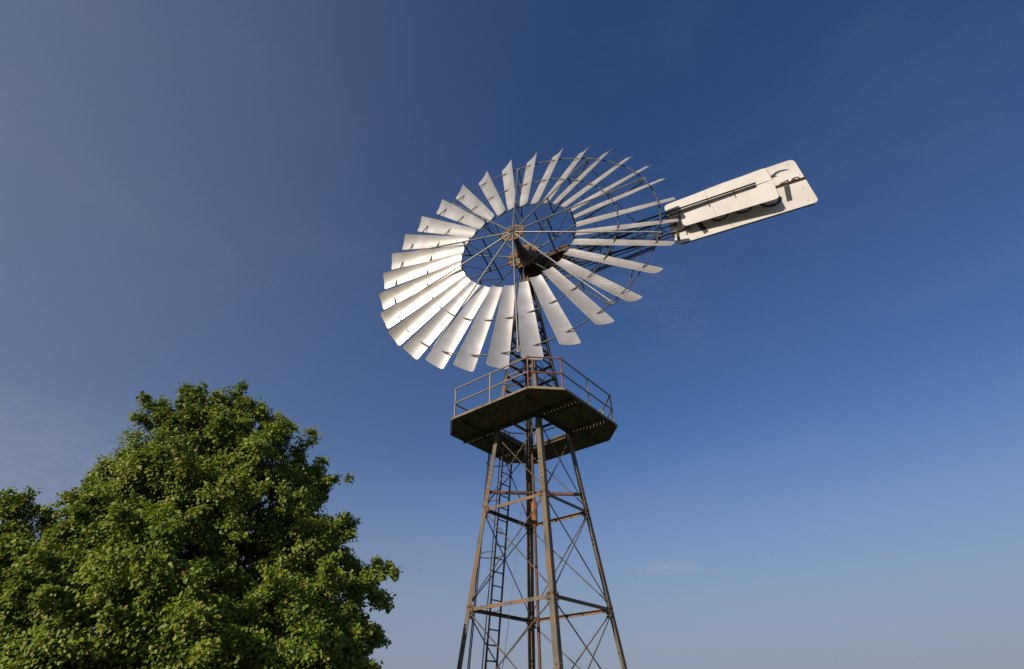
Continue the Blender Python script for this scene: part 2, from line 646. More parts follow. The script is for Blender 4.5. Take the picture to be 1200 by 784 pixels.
# cross member that guides the pump pipe
zc = 2.85
MB().angle(leg('L', zc) * .97 + Vector((0, 0, leg('L', zc).z * .03)), leg('R', zc) * .97 + Vector((0, 0, leg('R', zc).z * .03)), (0, 0, 1), -dirv('F'), .04 * U, .007 * U).build('guide_beam', M['pipe'], pump)
mb = MB()
cz = W(-.03, .0, zc)
mb.tube(W(-.13, -.02, zc), W(.09, .02, zc), .016 * U, n=8)
mb.tube(W(-.10, -.04, zc - .01), W(-.10, .06, zc - .01), .012 * U, n=6)
mb.tube(W(.06, -.04, zc - .01), W(.06, .06, zc - .01), .012 * U, n=6)
mb.build('pipe_clamp', M['black'], pump)

# diagonal tie rods, with a nut at the lower end
def rod(p, q, r, rr=None):
    d = (q - p).normalized()
    mb = MB().tube(p, q, r * U, n=6)
    for e, s in ((p, 1), (q, -1)):
        c = e + d * s * .05 * U
        mb.tube(c - d * .012 * U, c + d * .012 * U, r * 2.3 * U, n=6)
    mb.build('tie_rod', M['rod'], pump)


allz = [ZG + .1] + LV
for i in range(len(allz) - 1):
    z0, z1 = allz[i], allz[i + 1]
    for a, b in FACES:
        for p, q, off in ((leg(a, z0 + .03), leg(b, z1 - .03), .012), (leg(b, z0 + .03), leg(a, z1 - .03), .028)):
            inw = (Vector((0, 0, p.z)) - (leg(a, z0) + leg(b, z0)) / 2).normalized() * off * U
            inw.z = 0
            d = (q - p)
            rod(p + d * .03 + inw, q - d * .03 + inw, .0085)
for i in range(0, len(UP) - 1, 1):
    if i < 5 and i % 2:
        continue
    z0, z1 = UP[i], UP[i + (2 if i < 5 else 1)]
    for fi, (a, b) in enumerate(FACES):
        p, q = (leg(a, z0), leg(b, z1)) if (i % 2) else (leg(b, z0), leg(a, z1))
        inw = (Vector((0, 0, p.z)) - (leg(a, z0) + leg(b, z0)) / 2)
        inw.z = 0
        inw = inw.normalized() * .02 * U
        d = q - p
        if i < 5:
            # crossed rods over two storeys
            MB().tube(p + d * .04 + inw, q - d * .04 + inw, .0055 * U, n=6).build('tie_rod', M['rod'], pump)
            p, q = (leg(b, z0), leg(a, z1)) if (i % 2) else (leg(a, z0), leg(b, z1))
            d = q - p
            MB().tube(p + d * .04 + inw * 1.8, q - d * .04 + inw * 1.8, .0055 * U, n=6).build('tie_rod', M['rod'], pump)
        else:
            MB().angle(p + d * .04 + inw, q - d * .04 + inw, (0, 0, 1), inw, .022 * U, .005 * U).build('lattice_bar', M['leg_dark'], pump)

# joint gussets with bolts
for z in LV[:3]:
    for k in ORDER:
        a, b = NEXT[k]
        mb = MB()
        for o in (a, b):
            D = (dirv(o) - dirv(k)).normalized()
            out = D.cross(Vector((0, 0, 1)))
            if out.dot(dirv(k)) < 0:
                out = -out
            c = leg(k, z - .02) + D * .055 * U - out * .004 * U
            mb.box(c, D, (0, 0, 1), out, .11 * U, .10 * U, .007 * U)
            for dz in (-.03, .03):
                cb = c + Vector((0, 0, dz * U)) + D * .01 * U
                mb.tube(cb - out * .01 * U, cb + out * .022 * U, .014 * U, n=6)
        mb.build('gusset_plate', M['bolt'], pump)

# pump pipe up the middle
def axp(z):
    return W(-.045 + .004 * z, -.02, z)


pp = MB().tube(axp(ZG), axp(6.9), .022 * U, n=12).build('pump_pipe', M['pipe'], pump)
mb = MB()
mb.tube(axp(2.42), axp(2.72), .046 * U, n=12)
mb.tube(axp(2.36), axp(2.42), .033 * U, n=12)
mb.build('pipe_coupling', M['rust'], pp)

# ladder on the back-left side, with a hooped cage outside it
def face_pt(t, z, out=0.0, along=0.0):
    a, b = leg('L', z), leg('B', z)
    d = (b - a).normalized()
    n = -(dirv('F') + dirv('R')).normalized()
    return a + (b - a) * t + d * along * U + n * out * U


mb = MB()
for s in (-.115, .115):
    mb.bar(face_pt(.46, ZG, .05, s), face_pt(.46, 4.0, .05, s), .011 * U, .032 * U, E1)
ladder = mb.build('ladder', M['leg_dark'], pump)
z = ZG + .15
while z < 3.95:
    MB().tube(face_pt(.46, z, .05, -.115), face_pt(.46, z, .05, .115), .010 * U, n=6).build('rung', M['black'], ladder)
    z += .185
nrm = -(dirv('F') + dirv('R')).normalized()
alg = (dirv('B') - dirv('L')).normalized()
for z in (0.6, 1.35, 2.1, 2.85, 3.55):
    c = face_pt(.46, z, .05)
    pts = []
    for i in range(17):
        a = math.pi * i / 16
        pts.append(c + alg * (-.1 - .07 * math.sin(a) if i < 8 else .1 + .07 * math.sin(a) if i > 8 else 0) * U * (1 if abs(i - 8) > 0 else 0) + nrm * 0)
    pts = [c + alg * (-.19 * math.cos(math.pi * i / 16) if 0 < i < 16 else (-.1 if i == 0 else .1)) * U + nrm * .40 * math.sin(math.pi * i / 16) ** .7 * U for i in range(17)]
    MB().path(pts, .0075 * U, 6).build('cage_hoop', M['leg_dark'], ladder)
for a in (.22, .5, .78):
    th = math.pi * a
    al, ou = -.19 * math.cos(th), .40 * math.sin(th) ** .7 + .05
    MB().bar(face_pt(.46, .6, ou, al), face_pt(.46, 4.0, ou, al), .018 * U, .006 * U, nrm).build('cage_strap', M['leg_dark'], ladder)

# thin pull line hanging from the deck to the tower foot
MB().path([face_pt(.55, 3.85, -.25), face_pt(.62, 2.6, -.16), face_pt(.55, 1.0, -.08), face_pt(.45, ZG + .3, -.05)], .0035 * U, 5).build('pull_line', M['rail'], pump)

# ------------------------------------------------------------------ deck: an octagon of boards round the tower
DW, DC, ZD = 1.13, .37, 3.94
H = (1 - KT * (ZD - ZB)) / math.sqrt(2)


def dk(x, y, z):
    """x along E1, y along E2"""
    v = E1 * x + E2 * y
    return W(v.x, v.y, z)


def clip_len(x):
    """half length of a board along y at offset x, inside the cut-corner square"""
    ax = abs(x)
    return DW if ax <= DW - DC else DW - (ax - (DW - DC))


under = MB()
TH = .026
bw = .098
strips = []


def board(mb, x0, x1, y0a, y1a, y0b, y1b, z, t):
    vs = [dk(x0, y0a, z), dk(x1, y0b, z), dk(x1, y1b, z), dk(x0, y1a, z)]
    vs += [p - Vector((0, 0, t * U)) for p in vs]
    mb.add(vs, [(0, 1, 2, 3), (7, 6, 5, 4), (0, 4, 5, 1), (1, 5, 6, 2), (2, 6, 7, 3), (3, 7, 4, 0)])


mb = MB()
hx = H + .03
for s in (-1, 1):
    n = 6
    for i in range(n):
        x0 = hx + (DW - hx) * i / n + .005
        x1 = hx + (DW - hx) * (i + 1) / n - .005
        if x0 < DW - DC < x1:
            pass
        board(mb, s * x0, s * x1, -clip_len(x0), clip_len(x0), -clip_len(x1), clip_len(x1), ZD, TH + (.007 if i % 2 else 0))
for s in (-1, 1):
    n = 11
    for i in range(n):
        y0 = H + .0 + (DW - H) * i / n + .009
        y1 = H + (DW - H) * (i + 1) / n - .009
        e = hx - .012
        mb.add(*(lambda b: (b.v, b.f))((lambda b: (board(b, -e, e, s * y0, s * y1, s * y0, s * y1, ZD, TH), b)[1])(MB())))
    # sarking under the cross boards, short of the board ends
    e = hx - .10
    board(mb, -e, e, s * (H + .01), s * (DW - .005), s * (H + .01), s * (DW - .005), ZD - TH - .002, .01)
deck = mb.build('platform', M['plank'], pump)

# mossy edge boards, beams and cleats of the deck are its own pieces
VERT = [(-DW + DC, -DW), (DW - DC, -DW), (DW, -DW + DC), (DW, DW - DC), (DW - DC, DW), (-DW + DC, DW), (-DW, DW - DC), (-DW, -DW + DC)]
for i in range(8):
    a, b = VERT[i], VERT[(i + 1) % 8]
    p, q = dk(a[0], a[1], ZD - .010), dk(b[0], b[1], ZD - .010)
    d = (q - p).normalized()
    o = d.cross(Vector((0, 0, 1)))
    MB().bar(p + o * .012 * U + d * .004, q + o * .012 * U - d * .004, .016 * U, .036 * U).build('edge_board', M['moss'] if i == 7 else M['edge'], deck)
zb = ZD - TH - .004
for s in (-1, 1):
    MB().angle(dk(s * hx, -DW + .01, zb - .005), dk(s * hx, DW - .01, zb - .005), (0, 0, -1), E1 * s, .055 * U, .009 * U).build('deck_beam', M['leg_dark'], deck)
    MB().angle(dk(-hx, s * (H + .01), zb - .012), dk(hx, s * (H + .01), zb - .012), (0, 0, -1), E2 * s, .050 * U, .009 * U).build('deck_beam', M['leg_dark'], deck)
for s in (-1, 1):
    for yy in (-.55, .55):
        MB().bar(dk(s * (hx + .05), yy * DW, zb - .02), dk(s * (DW - .06), yy * DW, zb - .02), .02 * U, .035 * U).build('bearer', M['leg_dark'], deck)
        MB().bar(dk(yy * DW * .55, s * (H + .05), zb - .03), dk(yy * DW * .55, s * (DW - .05), zb - .03), .02 * U, .035 * U).build('bearer', M['leg_dark'], deck)
for a in VERT:
    pass

# ------------------------------------------------------------------ handrail round the deck
RH = .55
inset = .972
rail_pts = []
for i in range(8):
    a, b = VERT[i], VERT[(i + 1) % 8]
    rail_pts.append((a, True))
    if i % 2 == 0:
        rail_pts.append((((a[0] + b[0]) / 2, (a[1] + b[1]) / 2), False))
for (a, corner) in rail_pts:
    # the front-right corner pair carries red primer
    red = a in (VERT[0], VERT[7])
    p = dk(a[0] * inset, a[1] * inset, ZD)
    o = MB().tube(p, p + Vector((0, 0, RH * U)), .0125 * U, n=8)
    o.tube(p, p + Vector((0, 0, .03 * U)), .024 * U, n=8)
    o.build('rail_post', M['rustred'] if red else M['rail'], deck)
for i in range(8):
    a, b = VERT[i], VERT[(i + 1) % 8]
    red = i == 7
    for h in (RH, RH * .52):
        p, q = dk(a[0] * inset, a[1] * inset, ZD + h), dk(b[0] * inset, b[1] * inset, ZD + h)
        mbr = MB().tube(p, q, .0125 * U, n=8)
        for e in (p, q):
            mbr.tube(e - Vector((0, 0, .014 * U)), e + Vector((0, 0, .014 * U)), .018 * U, n=8)
        mbr.build('handrail', M['rustred'] if red else M['rail'], deck)

# ------------------------------------------------------------------ head: turntable, post, bed
mb = MB()
mb.lathe([(-.2 * U, .0), (-.2 * U, .10 * U), (-.02 * U, .10 * U), (-.02 * U, .15 * U), (.03 * U, .15 * U), (.03 * U, .085 * U), (.2 * U, .085 * U), (.2 * U, .115 * U), (.26 * U, .115 * U), (.26 * U, 0)], W(0, 0, 7.12), (0, 0, 1), 20)
for i in range(10):
    a = 2 * math.pi * i / 10
    mb.tube(W(.125 * math.cos(a), .125 * math.sin(a), 7.08), W(.125 * math.cos(a), .125 * math.sin(a), 7.18), .016 * U, n=6)
mb.build('turntable', M['hubrust'], pump)

AZS, AZM = R_(-24), R_(-21)


def fr(az, off0):
    d = Vector((math.cos(az), math.sin(az), 0))
    n = Vector((math.sin(az), -math.cos(az), 0))

    def f(u, z, o=0.0):
        p = d * u + n * (off0 + o)
        return W(p.x, p.y, z)
    return f, d, n


side, sdv, snv = fr(AZS, .03)
main, mdv, mnv = fr(AZM, .03)

# wheel geometry
WC = W(-.13663, -.58355, 7.66265)
wn = Vector((-.31088, -.94523, .09948)).normalized()
wu = Vector((0, 0, 1)).cross(wn).normalized()
ww = wn.cross(wu)
RO, RM, RI = 2.744, 1.991, 1.205

mb = MB()
# bed frame under the gear case, running back from the wheel and along the tail
bedc, bd, bn = fr(R_(-20.5), 0)
for o in (-.20, .20):
    mb.bar(bedc(-.12, 7.47, o), bedc(.98, 7.56, o), .045 * U, .075 * U)
mb.plate([(-.12, -.15), (.90, -.17), (.90, .17), (-.12, .15)], lambda u, v, t: bedc(u, 7.44 + .09 * u + t / U, v), .03 * U)
head = mb.build('head_frame', M['frame'], pump)
MB().bar(bedc(.05, 7.53, .235), bedc(.98, 7.61, .235), .02 * U, .018 * U).build('frame_edge', M['rust'], head)
mb = MB()
gc = W(-.0, -.05, 7.62)
mb.box(gc, wu, ww, wn, .24 * U, .22 * U, .46 * U)
mb.build('gear_case', M['grease'], head)

# wind wheel: the hub drum and shaft are the part that carries everything else
MW = Matrix((wu, ww, wn)).transposed().to_4x4()
MW.translation = WC
prof = [(-.42, 0), (-.42, .11), (-.36, .13), (-.36, .22), (-.31, .235), (-.275, .225), (-.262, .18), (-.25, .18), (-.245, .125), (-.15, .088), (-.13, .088), (-.12, .075), (.02, .055), (.05, .062), (.06, .052), (.24, .05), (.24, .09), (.285, .09), (.285, 0)]
wheel = MB().lathe([(h * U, r * U) for h, r in prof], (0, 0, 0), (0, 0, 1), 28).build('wind_wheel', M['grease'], pump)
wheel.matrix_world = MW

# front hub plate: scalloped disc with bolts
def scallop(r0, r1, n, ph=0):
    pts = []
    for i in range(n * 4):
        a = 2 * math.pi * (i + ph) / (n * 4)
        r = r0 if i % 4 in (0, 1) else r1
        pts.append((r * math.cos(a), r * math.sin(a)))
    return pts


mb = MB().plate([(x * U, y * U) for x, y in scallop(.235, .215, 10)], lambda x, y, t: Vector((x, y, .305 * U + t)), .02 * U)
hp = mb.build('hub_plate', M['hubrust'], wheel)
for i in range(10):
    a = 2 * math.pi * i / 10
    for rr in (.09, .15):
        c = Vector((rr * math.cos(a) * U, rr * math.sin(a) * U, .31 * U))
        MB().tube(c, c + Vector((0, 0, .02 * U)), .014 * U, n=6).build('hub_bolt', M['black'], wheel)
mb = MB()
mb.lathe([(.30 * U, .0), (.30 * U, .05 * U), (.345 * U, .05 * U), (.35 * U, .035 * U), (.33 * U, .0)], (0, 0, 0), (0, 0, 1), 16)
mb.build('hub_cap', M['black'], wheel)
# rear hub flange: rusty toothed ring
mb = MB()
nT = 20
ring_o = scallop(.345, .318, nT)
ring_i = [(x * .70, y * .70) for x, y in [(.33 * math.cos(2 * math.pi * i / 80), .33 * math.sin(2 * math.pi * i / 80)) for i in range(80)]]
vs = []
for zz in (-.29, -.325):
    vs += [(x * U, y * U, zz * U) for x, y in ring_o] + [(x * U, y * U, zz * U) for x, y in ring_i]
fs = []
for i in range(80):
    j = (i + 1) % 80
    fs += [(i, j, 80 + j, 80 + i), (160 + i, 240 + i, 240 + j, 160 + j), (i, 160 + i, 160 + j, j), (80 + i, 80 + j, 240 + j, 240 + i)]
mb.add(vs, fs)
mb.build('hub_flange', M['hubrust'], wheel)

# the three rings
X3, Y3 = Vector((1, 0, 0)), Vector((0, 1, 0))
for R0, zz, rr in ((RO, .022, .0125), (RM, .047, .0115), (RI, .035, .012)):
    MB().torus((0, 0, zz * U), X3, Y3, R0 * U, rr * U, 120, 6).build('ring', M['galv_dark'], wheel)


def pol(deg, r, zz):
    a = R_(deg)
    return Vector((math.sin(a) * r * U, math.cos(a) * r * U, zz * U))


SP0 = -.9
proto = {}


def put(key, name, builder, material, deg):
    """first time builds the mesh at 0 degrees, afterwards copies it round the wheel"""
    if key not in proto:
        proto[key] = builder().build(name, material, wheel)
        o = proto[key]
    else:
        o = proto[key].copy()
        S.collection.objects.link(o)
        o.parent = wheel
    o.rotation_euler = (0, 0, -R_(deg))
    return o


def front_spoke():
    b = MB().tube(pol(0, .06, .325), pol(0, RO - .01, .028), .0165 * U, .0135 * U, n=8)
    b.box(pol(0, RO - .03, .012), (1, 0, 0), (0, 1, 0), (0, 0, 1), .05 * U, .13 * U, .02 * U)
    return b


def rear_spoke():
    return MB().tube(pol(0, .29, -.31), pol(0, RO - .03, -.022), .014 * U, n=8)


def strut(r):
    def f():
        k = (r - .06) / (RO - .07)
        zf = .325 + (.028 - .325) * k
        k2 = (r - .29) / (RO - .32)
        zr = -.31 + (.31 - .022) * k2
        return MB().bar(pol(0, r, zf + .01), pol(0, r, zr - .01), .026 * U, .010 * U, (1, 0, 0))
    return f


for i in range(10):
    a = SP0 + 36 * i
    put('fs', 'spoke', front_spoke, M['galv'], a)
    put('rs', 'spoke', rear_spoke, M['galv_dark'], a + .6)
    put('s1', 'strut', strut(.72), M['black'], a)
    put('s2', 'strut', strut(1.20), M['black'], a)
    put('s3', 'strut', strut(1.985), M['black'], a)
    # light cross ties from one spoke's front to the next one's rear
    def tie():
        k = (1.20 - .06) / (RO - .07)
        zf = .325 + (.028 - .325) * k
        k2 = (.72 - .29) / (RO - .32)
        zr = -.31 + (.31 - .022) * k2
        return MB().tube(pol(0, .72, zr), pol(0, 1.20, zf), .007 * U, n=6)
    put('ti', 'cross_tie', tie, M['galv_dark'], a)


# twisted cables on the lee side of the wheel
def cable(pts, off):
    P = [pol(d, r, off) for d, r in pts]
    # smooth curve through the points
    out = []
    for i in range(len(P) - 1):
        p0, p1, p2, p3 = P[max(i - 1, 0)], P[i], P[i + 1], P[min(i + 2, len(P) - 1)]
        for k in range(4):
            t = k / 4
            out.append(.5 * ((2 * p1) + (p2 - p0) * t + (2 * p0 - 5 * p1 + 4 * p2 - p3) * t * t + (3 * p1 - p0 - 3 * p2 + p3) * t ** 3))
    out.append(P[-1])
    MB().path(out, .008 * U, 6).build('cable', M['cable'], wheel)


cable([(34.7, 2.73), (40, 2.53), (52, 2.27), (64, 2.10), (75, 2.07), (84, 2.12), (91, 2.19), (96, 2.27), (113, 2.45), (119, 2.49), (126, 2.54), (133, 2.66), (142, 2.73)], -.08)
cable([(35.3, 1.98), (40, 1.94), (54, 1.69), (64, 1.57), (73, 1.53), (88, 1.54), (106, 1.66), (124, 1.82), (142, 1.97)], -.08)


# blades
def blade_mesh():
    ni, nr = 10, 26
    ri, ro = RI + .0, 3.043
    bi, bo, wi, wo = .25, .545, .226, .368
    rc = .032
    th = .0022
    grid = []
    for j in range(nr + 1):
        t = j / nr
        if j == 0:
            t = 0
        # denser rows near the tip for the rounded corners
        t = 1 - (1 - t) ** 1.35
        r = ri + (ro - ri) * t
        wd = wi + (wo - wi) * t
        be = bi + (bo - bi) * t
        dd = max(0.0, rc - (ro - r))
        cut = rc - math.sqrt(max(rc * rc - dd * dd, 0)) if dd > 0 else 0
        d2 = max(0.0, .01 - (r - ri))
        cut += .01 - math.sqrt(max(.0001 - d2 * d2, 0)) if d2 > 0 else 0
        row = []
        ax = .074 + (.037 - .074) * t
        for i in range(ni + 1):
            s = -1 + 2 * i / ni
            x = s * (wd / 2 - cut)
            cam_ = .095 - .035 * t
            sag = -wd * cam_ * (1 - (2 * x / wd) ** 2) + wd * cam_ * .5
            row.append(Vector(((x * math.cos(be) - sag * math.sin(be)) * U, r * U, (x * math.sin(be) + sag * math.cos(be) + ax) * U)))
        grid.append(row)
    vs, fs = [], []
    for sgn in (1, -1):
        for j in range(nr + 1):
            for i in range(ni + 1):
                e1 = grid[j][min(i + 1, ni)] - grid[j][max(i - 1, 0)]
                e2 = grid[min(j + 1, nr)][i] - grid[max(j - 1, 0)][i]
                vs.append(grid[j][i] + e1.cross(e2).normalized() * th * U * sgn)
    K = ni + 1
    T = K * (nr + 1)
    for j in range(nr):
        for i in range(ni):
            a = j * K + i
            fs.append((a, a + 1, a + K + 1, a + K))
            fs.append((T + a, T + a + K, T + a + K + 1, T + a + 1))
    b = MB().add(vs, fs, True)
    rim = [(j * K, (j + 1) * K) for j in range(nr)] + [(nr * K + i, nr * K + i + 1) for i in range(ni)] + \
          [((j + 1) * K + ni, j * K + ni) for j in reversed(range(nr))] + [(i + 1, i) for i in reversed(range(ni))]
    b.add(vs, [(p, T + p, T + q, q) for p, q in rim])
    # strap tabs where the rings pass through
    return b


for i in range(30):
    o = put('bl', 'blade', blade_mesh, M['blade'], 6.1 + 12 * i)
    # every sheet sits a little differently on its straps
    o.rotation_euler = (R_(random.uniform(-.4, .4)), R_(random.uniform(-1.2, 1.2)), o.rotation_euler.z + R_(random.uniform(-.4, .4)))

# ------------------------------------------------------------------ side vane (fixed arm, in front of the folded tail)
def arm(name, fa, chords, lacing, material, r=.017):
    mb = MB()
    for (a, b, rr) in chords:
        mb.angle(fa(*a), fa(*b), (0, 0, 1), fa(a[0], a[1], 1) - fa(a[0], a[1], 0), rr * U, .006 * U)
    for a, b in lacing:
        mb.bar(fa(*a), fa(*b), .018 * U, .008 * U)
    return mb.build(name, material, pump)


ch = [((.0, 7.70, .05), (4.47, 7.552, .035), .035), ((.0, 7.62, -.06), (4.46, 7.508, .03), .03), ((.1, 7.30, .02), (2.95, 7.48, .01), .035)]
lac = []
for i in range(9):
    u0, u1 = .25 + i * .3, .25 + (i + 1) * .3
    top = lambda u: 7.70 - .15 * u / 4.48
    low = lambda u: 7.30 + .18 * u / 2.95
    lac.append(((u0, (top if i % 2 else low)(u0), .03), (u1, (low if i % 2 else top)(u1), .03)))
sarm = arm('side_vane_arm', side, ch, lac, M['leg_dark'])
up_poly = rounded([(2.906, 7.60), (2.906, 7.872), (4.643, 7.889), (4.715, 7.870), (4.725, 7.548)], [.03, .09, .02, .04, .01])
MB().plate(up_poly, lambda x, y, t: side(x, y, t / U), .008 * U).build('vane_panel', M['cream'], sarm)
lo_poly = rounded([(3.125, 7.488), (4.07, 7.492), (4.48, 7.535), (4.726, 7.535), (4.722, 7.068), (3.14, 7.18)], [.03, 0, 0, .01, .09, .08])
MB().plate(lo_poly, lambda x, y, t: side(x, y, t / U), .008 * U).build('vane_panel', M['cream'], sarm)
MB().bar(side(4.728, 7.10, -.010), side(4.722, 7.84, -.010), .010 * U, .02 * U, snv).build('end_angle', M['rust'], sarm)
for uu in (3.13, 3.655, 4.1):
    MB().bar(side(uu, 7.42, .012), side(uu, 7.60, .012), .018 * U, .010 * U, snv).build('panel_clip', M['leg_dark'], sarm)
    MB().bar(side(uu, 7.16, -.014), side(uu, 7.80, -.014), .02 * U, .014 * U, snv).build('panel_stiffener', M['leg_dark'], sarm)
MB().bar(side(3.655, 7.61, .0052), side(3.655, 7.875, .0052), .006 * U, .003 * U, snv).build('panel_seam', M['galv'], sarm)
MB().bar(side(3.70, 7.14, .0052), side(3.69, 7.435, .0052), .006 * U, .003 * U, snv).build('panel_seam', M['galv'], sarm)

# ------------------------------------------------------------------ tail vane, folded behind the side vane
ch = [((.0, 7.60, -.03), (5.26, 7.571, .022), .03), ((.0, 7.10, .0), (3.25, 7.24, .03), .035), ((.0, 7.36, .05), (3.0, 7.42, .03), .025), ((.3, 6.98, .06), (2.95, 7.15, .03), .025)]
lac = []
for i in range(9):
    u0, u1 = .2 + i * .3, .2 + (i + 1) * .3
    top = lambda u: 7.60
    low = lambda u: 7.10 + .043 * u
    lac.append(((u0, (low if i % 2 else top)(u0), .02), (u1, (top if i % 2 else low)(u1), .02)))
tarm = arm('tail_vane_arm', main, ch, lac, M['leg_dark'])
t_poly = rounded([(2.898, 7.58), (2.906, 7.28), (2.94, 6.945), (5.28, 6.957), (5.238, 8.146), (4.0, 8.12), (2.95, 8.02)], [.03, 0, .08, .09, .11, 0, .08])
MB().plate(t_poly, lambda x, y, t: main(x, y, t / U), .016 * U).build('vane_panel', M['cream'], tarm)
LT = .0115
MB().bar(main(3.02, 6.942, -.004), main(5.20, 6.950, -.004), .026 * U, .010 * U, (0, 0, 1)).build('edge_trim', M['black'], tarm)
mark = lambda pts: MB().plate(pts, lambda x, y, t: main(x, y, LT + t / U), .003 * U)
mark([(5.115, 7.899), (5.046, 7.944), (4.963, 7.962), (4.883, 7.950), (4.815, 7.906), (4.783, 7.905), (4.795, 7.812), (4.823, 7.837), (4.889, 7.841), (4.852, 7.862), (4.884, 7.896), (4.957, 7.922), (5.042, 7.914)]).build('lettering', M['letter'], tarm)
mark([(4.858, 7.630), (4.888, 7.645), (5.014, 7.674), (5.013, 7.605), (4.990, 7.605), (4.990, 7.640), (4.94, 7.628), (4.859, 7.605)]).build('lettering', M['letter'], tarm)
mark([(5.032, 7.600), (5.048, 7.637), (5.090, 7.672), (5.142, 7.680), (5.182, 7.655), (5.194, 7.605), (5.172, 7.605), (5.155, 7.642), (5.127, 7.656), (5.097, 7.648), (5.137, 7.620), (5.117, 7.605), (5.086, 7.622), (5.062, 7.602)]).build('lettering', M['letter'], tarm)
mark([(4.903, 7.535), (4.994, 7.535), (4.930, 7.161), (4.845, 7.170)]).build('lettering', M['letter'], tarm)


def bowl(uc, w, zt, zb_, sw):
    """lower half of a round letter: an open bowl"""
    out, inn = [], []
    for i in range(13):
        a = math.pi + math.pi * i / 12
        out.append((uc + w / 2 * math.cos(a), zt + (zt - zb_) * math.sin(a)))
        inn.append((uc + (w / 2 - sw) * math.cos(a), zt + (zt - zb_ - sw) * math.sin(a)))
    return out + inn[::-1]


mark(bowl(4.620, .37, 7.32, 7.155, .055)).build('lettering', M['letter'], tarm)
mark(bowl(4.175, .30, 7.32, 7.205, .04)).build('lettering', M['letter'], tarm)
mark(bowl(3.765, .30, 7.32, 7.195, .04)).build('lettering', M['letter'], tarm)
mark([(3.355, 7.32), (3.445, 7.31), (3.515, 7.030), (3.433, 7.004)]).build('lettering', M['letter'], tarm)
MB().bar(main(4.76, 7.560, .018), main(5.262, 7.560, .018), .020 * U, .016 * U, (0, 0, 1)).build('tail_boom', M['pipe'], tarm)
MB().bar(main(2.985, 7.02, .05), main(3.02, 7.52, .05), .035 * U, .03 * U, mnv).build('hanger', M['black'], tarm)
for uu, zz in ((5.12, 8.03), (5.16, 7.37), (5.14, 7.05), (4.9, 8.07), (4.6, 7.01), (3.9, 7.01), (3.3, 6.99), (5.21, 7.7)):
    MB().tube(main(uu, zz, .006), main(uu, zz, .013), .009 * U, n=8).build('rivet', M['galv'], tarm)

# governor spring and its lever
mb = MB()
a, b = fr(R_(-19.5), .1)[0](1.20, 6.865), fr(R_(-19.5), .1)[0](2.55, 7.045)
d = (b - a).normalized()
X = d.orthogonal().normalized()
Y = d.cross(X)
pts = []
turns = 44
for i in range(turns * 8 + 1):
    t = i / (turns * 8)
    an = 2 * math.pi * i / 8
    pts.append(a + (b - a) * t + (X * math.cos(an) + Y * math.sin(an)) * .042 * U)
mb.path(pts, .0075 * U, 4)
mb.build('governor_spring', M['leg_dark'], pump)
mb = MB()
f1 = fr(R_(-19.5), .1)[0]
mb.bar(f1(.1, 7.1), f1(1.20, 6.865), .02 * U, .03 * U)
mb.bar(f1(2.55, 7.045), f1(2.75, 7.35), .02 * U, .03 * U)
mb.bar(f1(1.7, 7.50), f1(1.75, 7.10), .05 * U, .03 * U)
mb.bar(f1(.55, 7.42), f1(1.2, 6.98), .02 * U, .02 * U)
mb.bar(f1(.1, 7.25), f1(2.3, 7.20), .025 * U, .025 * U)
mb.build('governor_lever', M['leg_dark'], pump)
MB().bar(f1(1.05, 7.33), f1(1.45, 7.48), .03 * U, .03 * U).build('governor_arm', M['rustred'], pump)
# oil pipe and post beside the neck
mb = MB()
mb.tube(W(.10, .02, 6.85), W(.10, .02, 7.42), .018 * U, n=8)
mb.build('neck_stay', M['black'], pump)
mb = MB()
mb.tube(W(-.05, -.16, 6.9), W(-.05, -.16, 7.45), .014 * U, n=8)
mb.build('neck_stay', M['galv'], pump)

# ------------------------------------------------------------------ the tree
CAM = Vector((0, -CAM_D, EYE))
TD = 12.0
t_az = math.atan2(-.485, .874)
tv = Vector((math.sin(t_az), math.cos(t_az), 0))       # from the camera's side towards the trunk
tr = Vector((math.cos(t_az), -math.sin(t_az), 0))      # crosswise
base = Vector((CAM.x, CAM.y, 0)) + tv * TD
tree = empty('broadleaf_tree', base, 'large dense green broadleaf tree with drooping leafy sprays beside the wind pump', 'tree')


def tp(a, s, h):
    """crosswise, depth, height in metres round the trunk -> position relative to the tree's base"""
    return tr * a + tv * s + Vector((0, 0, h))


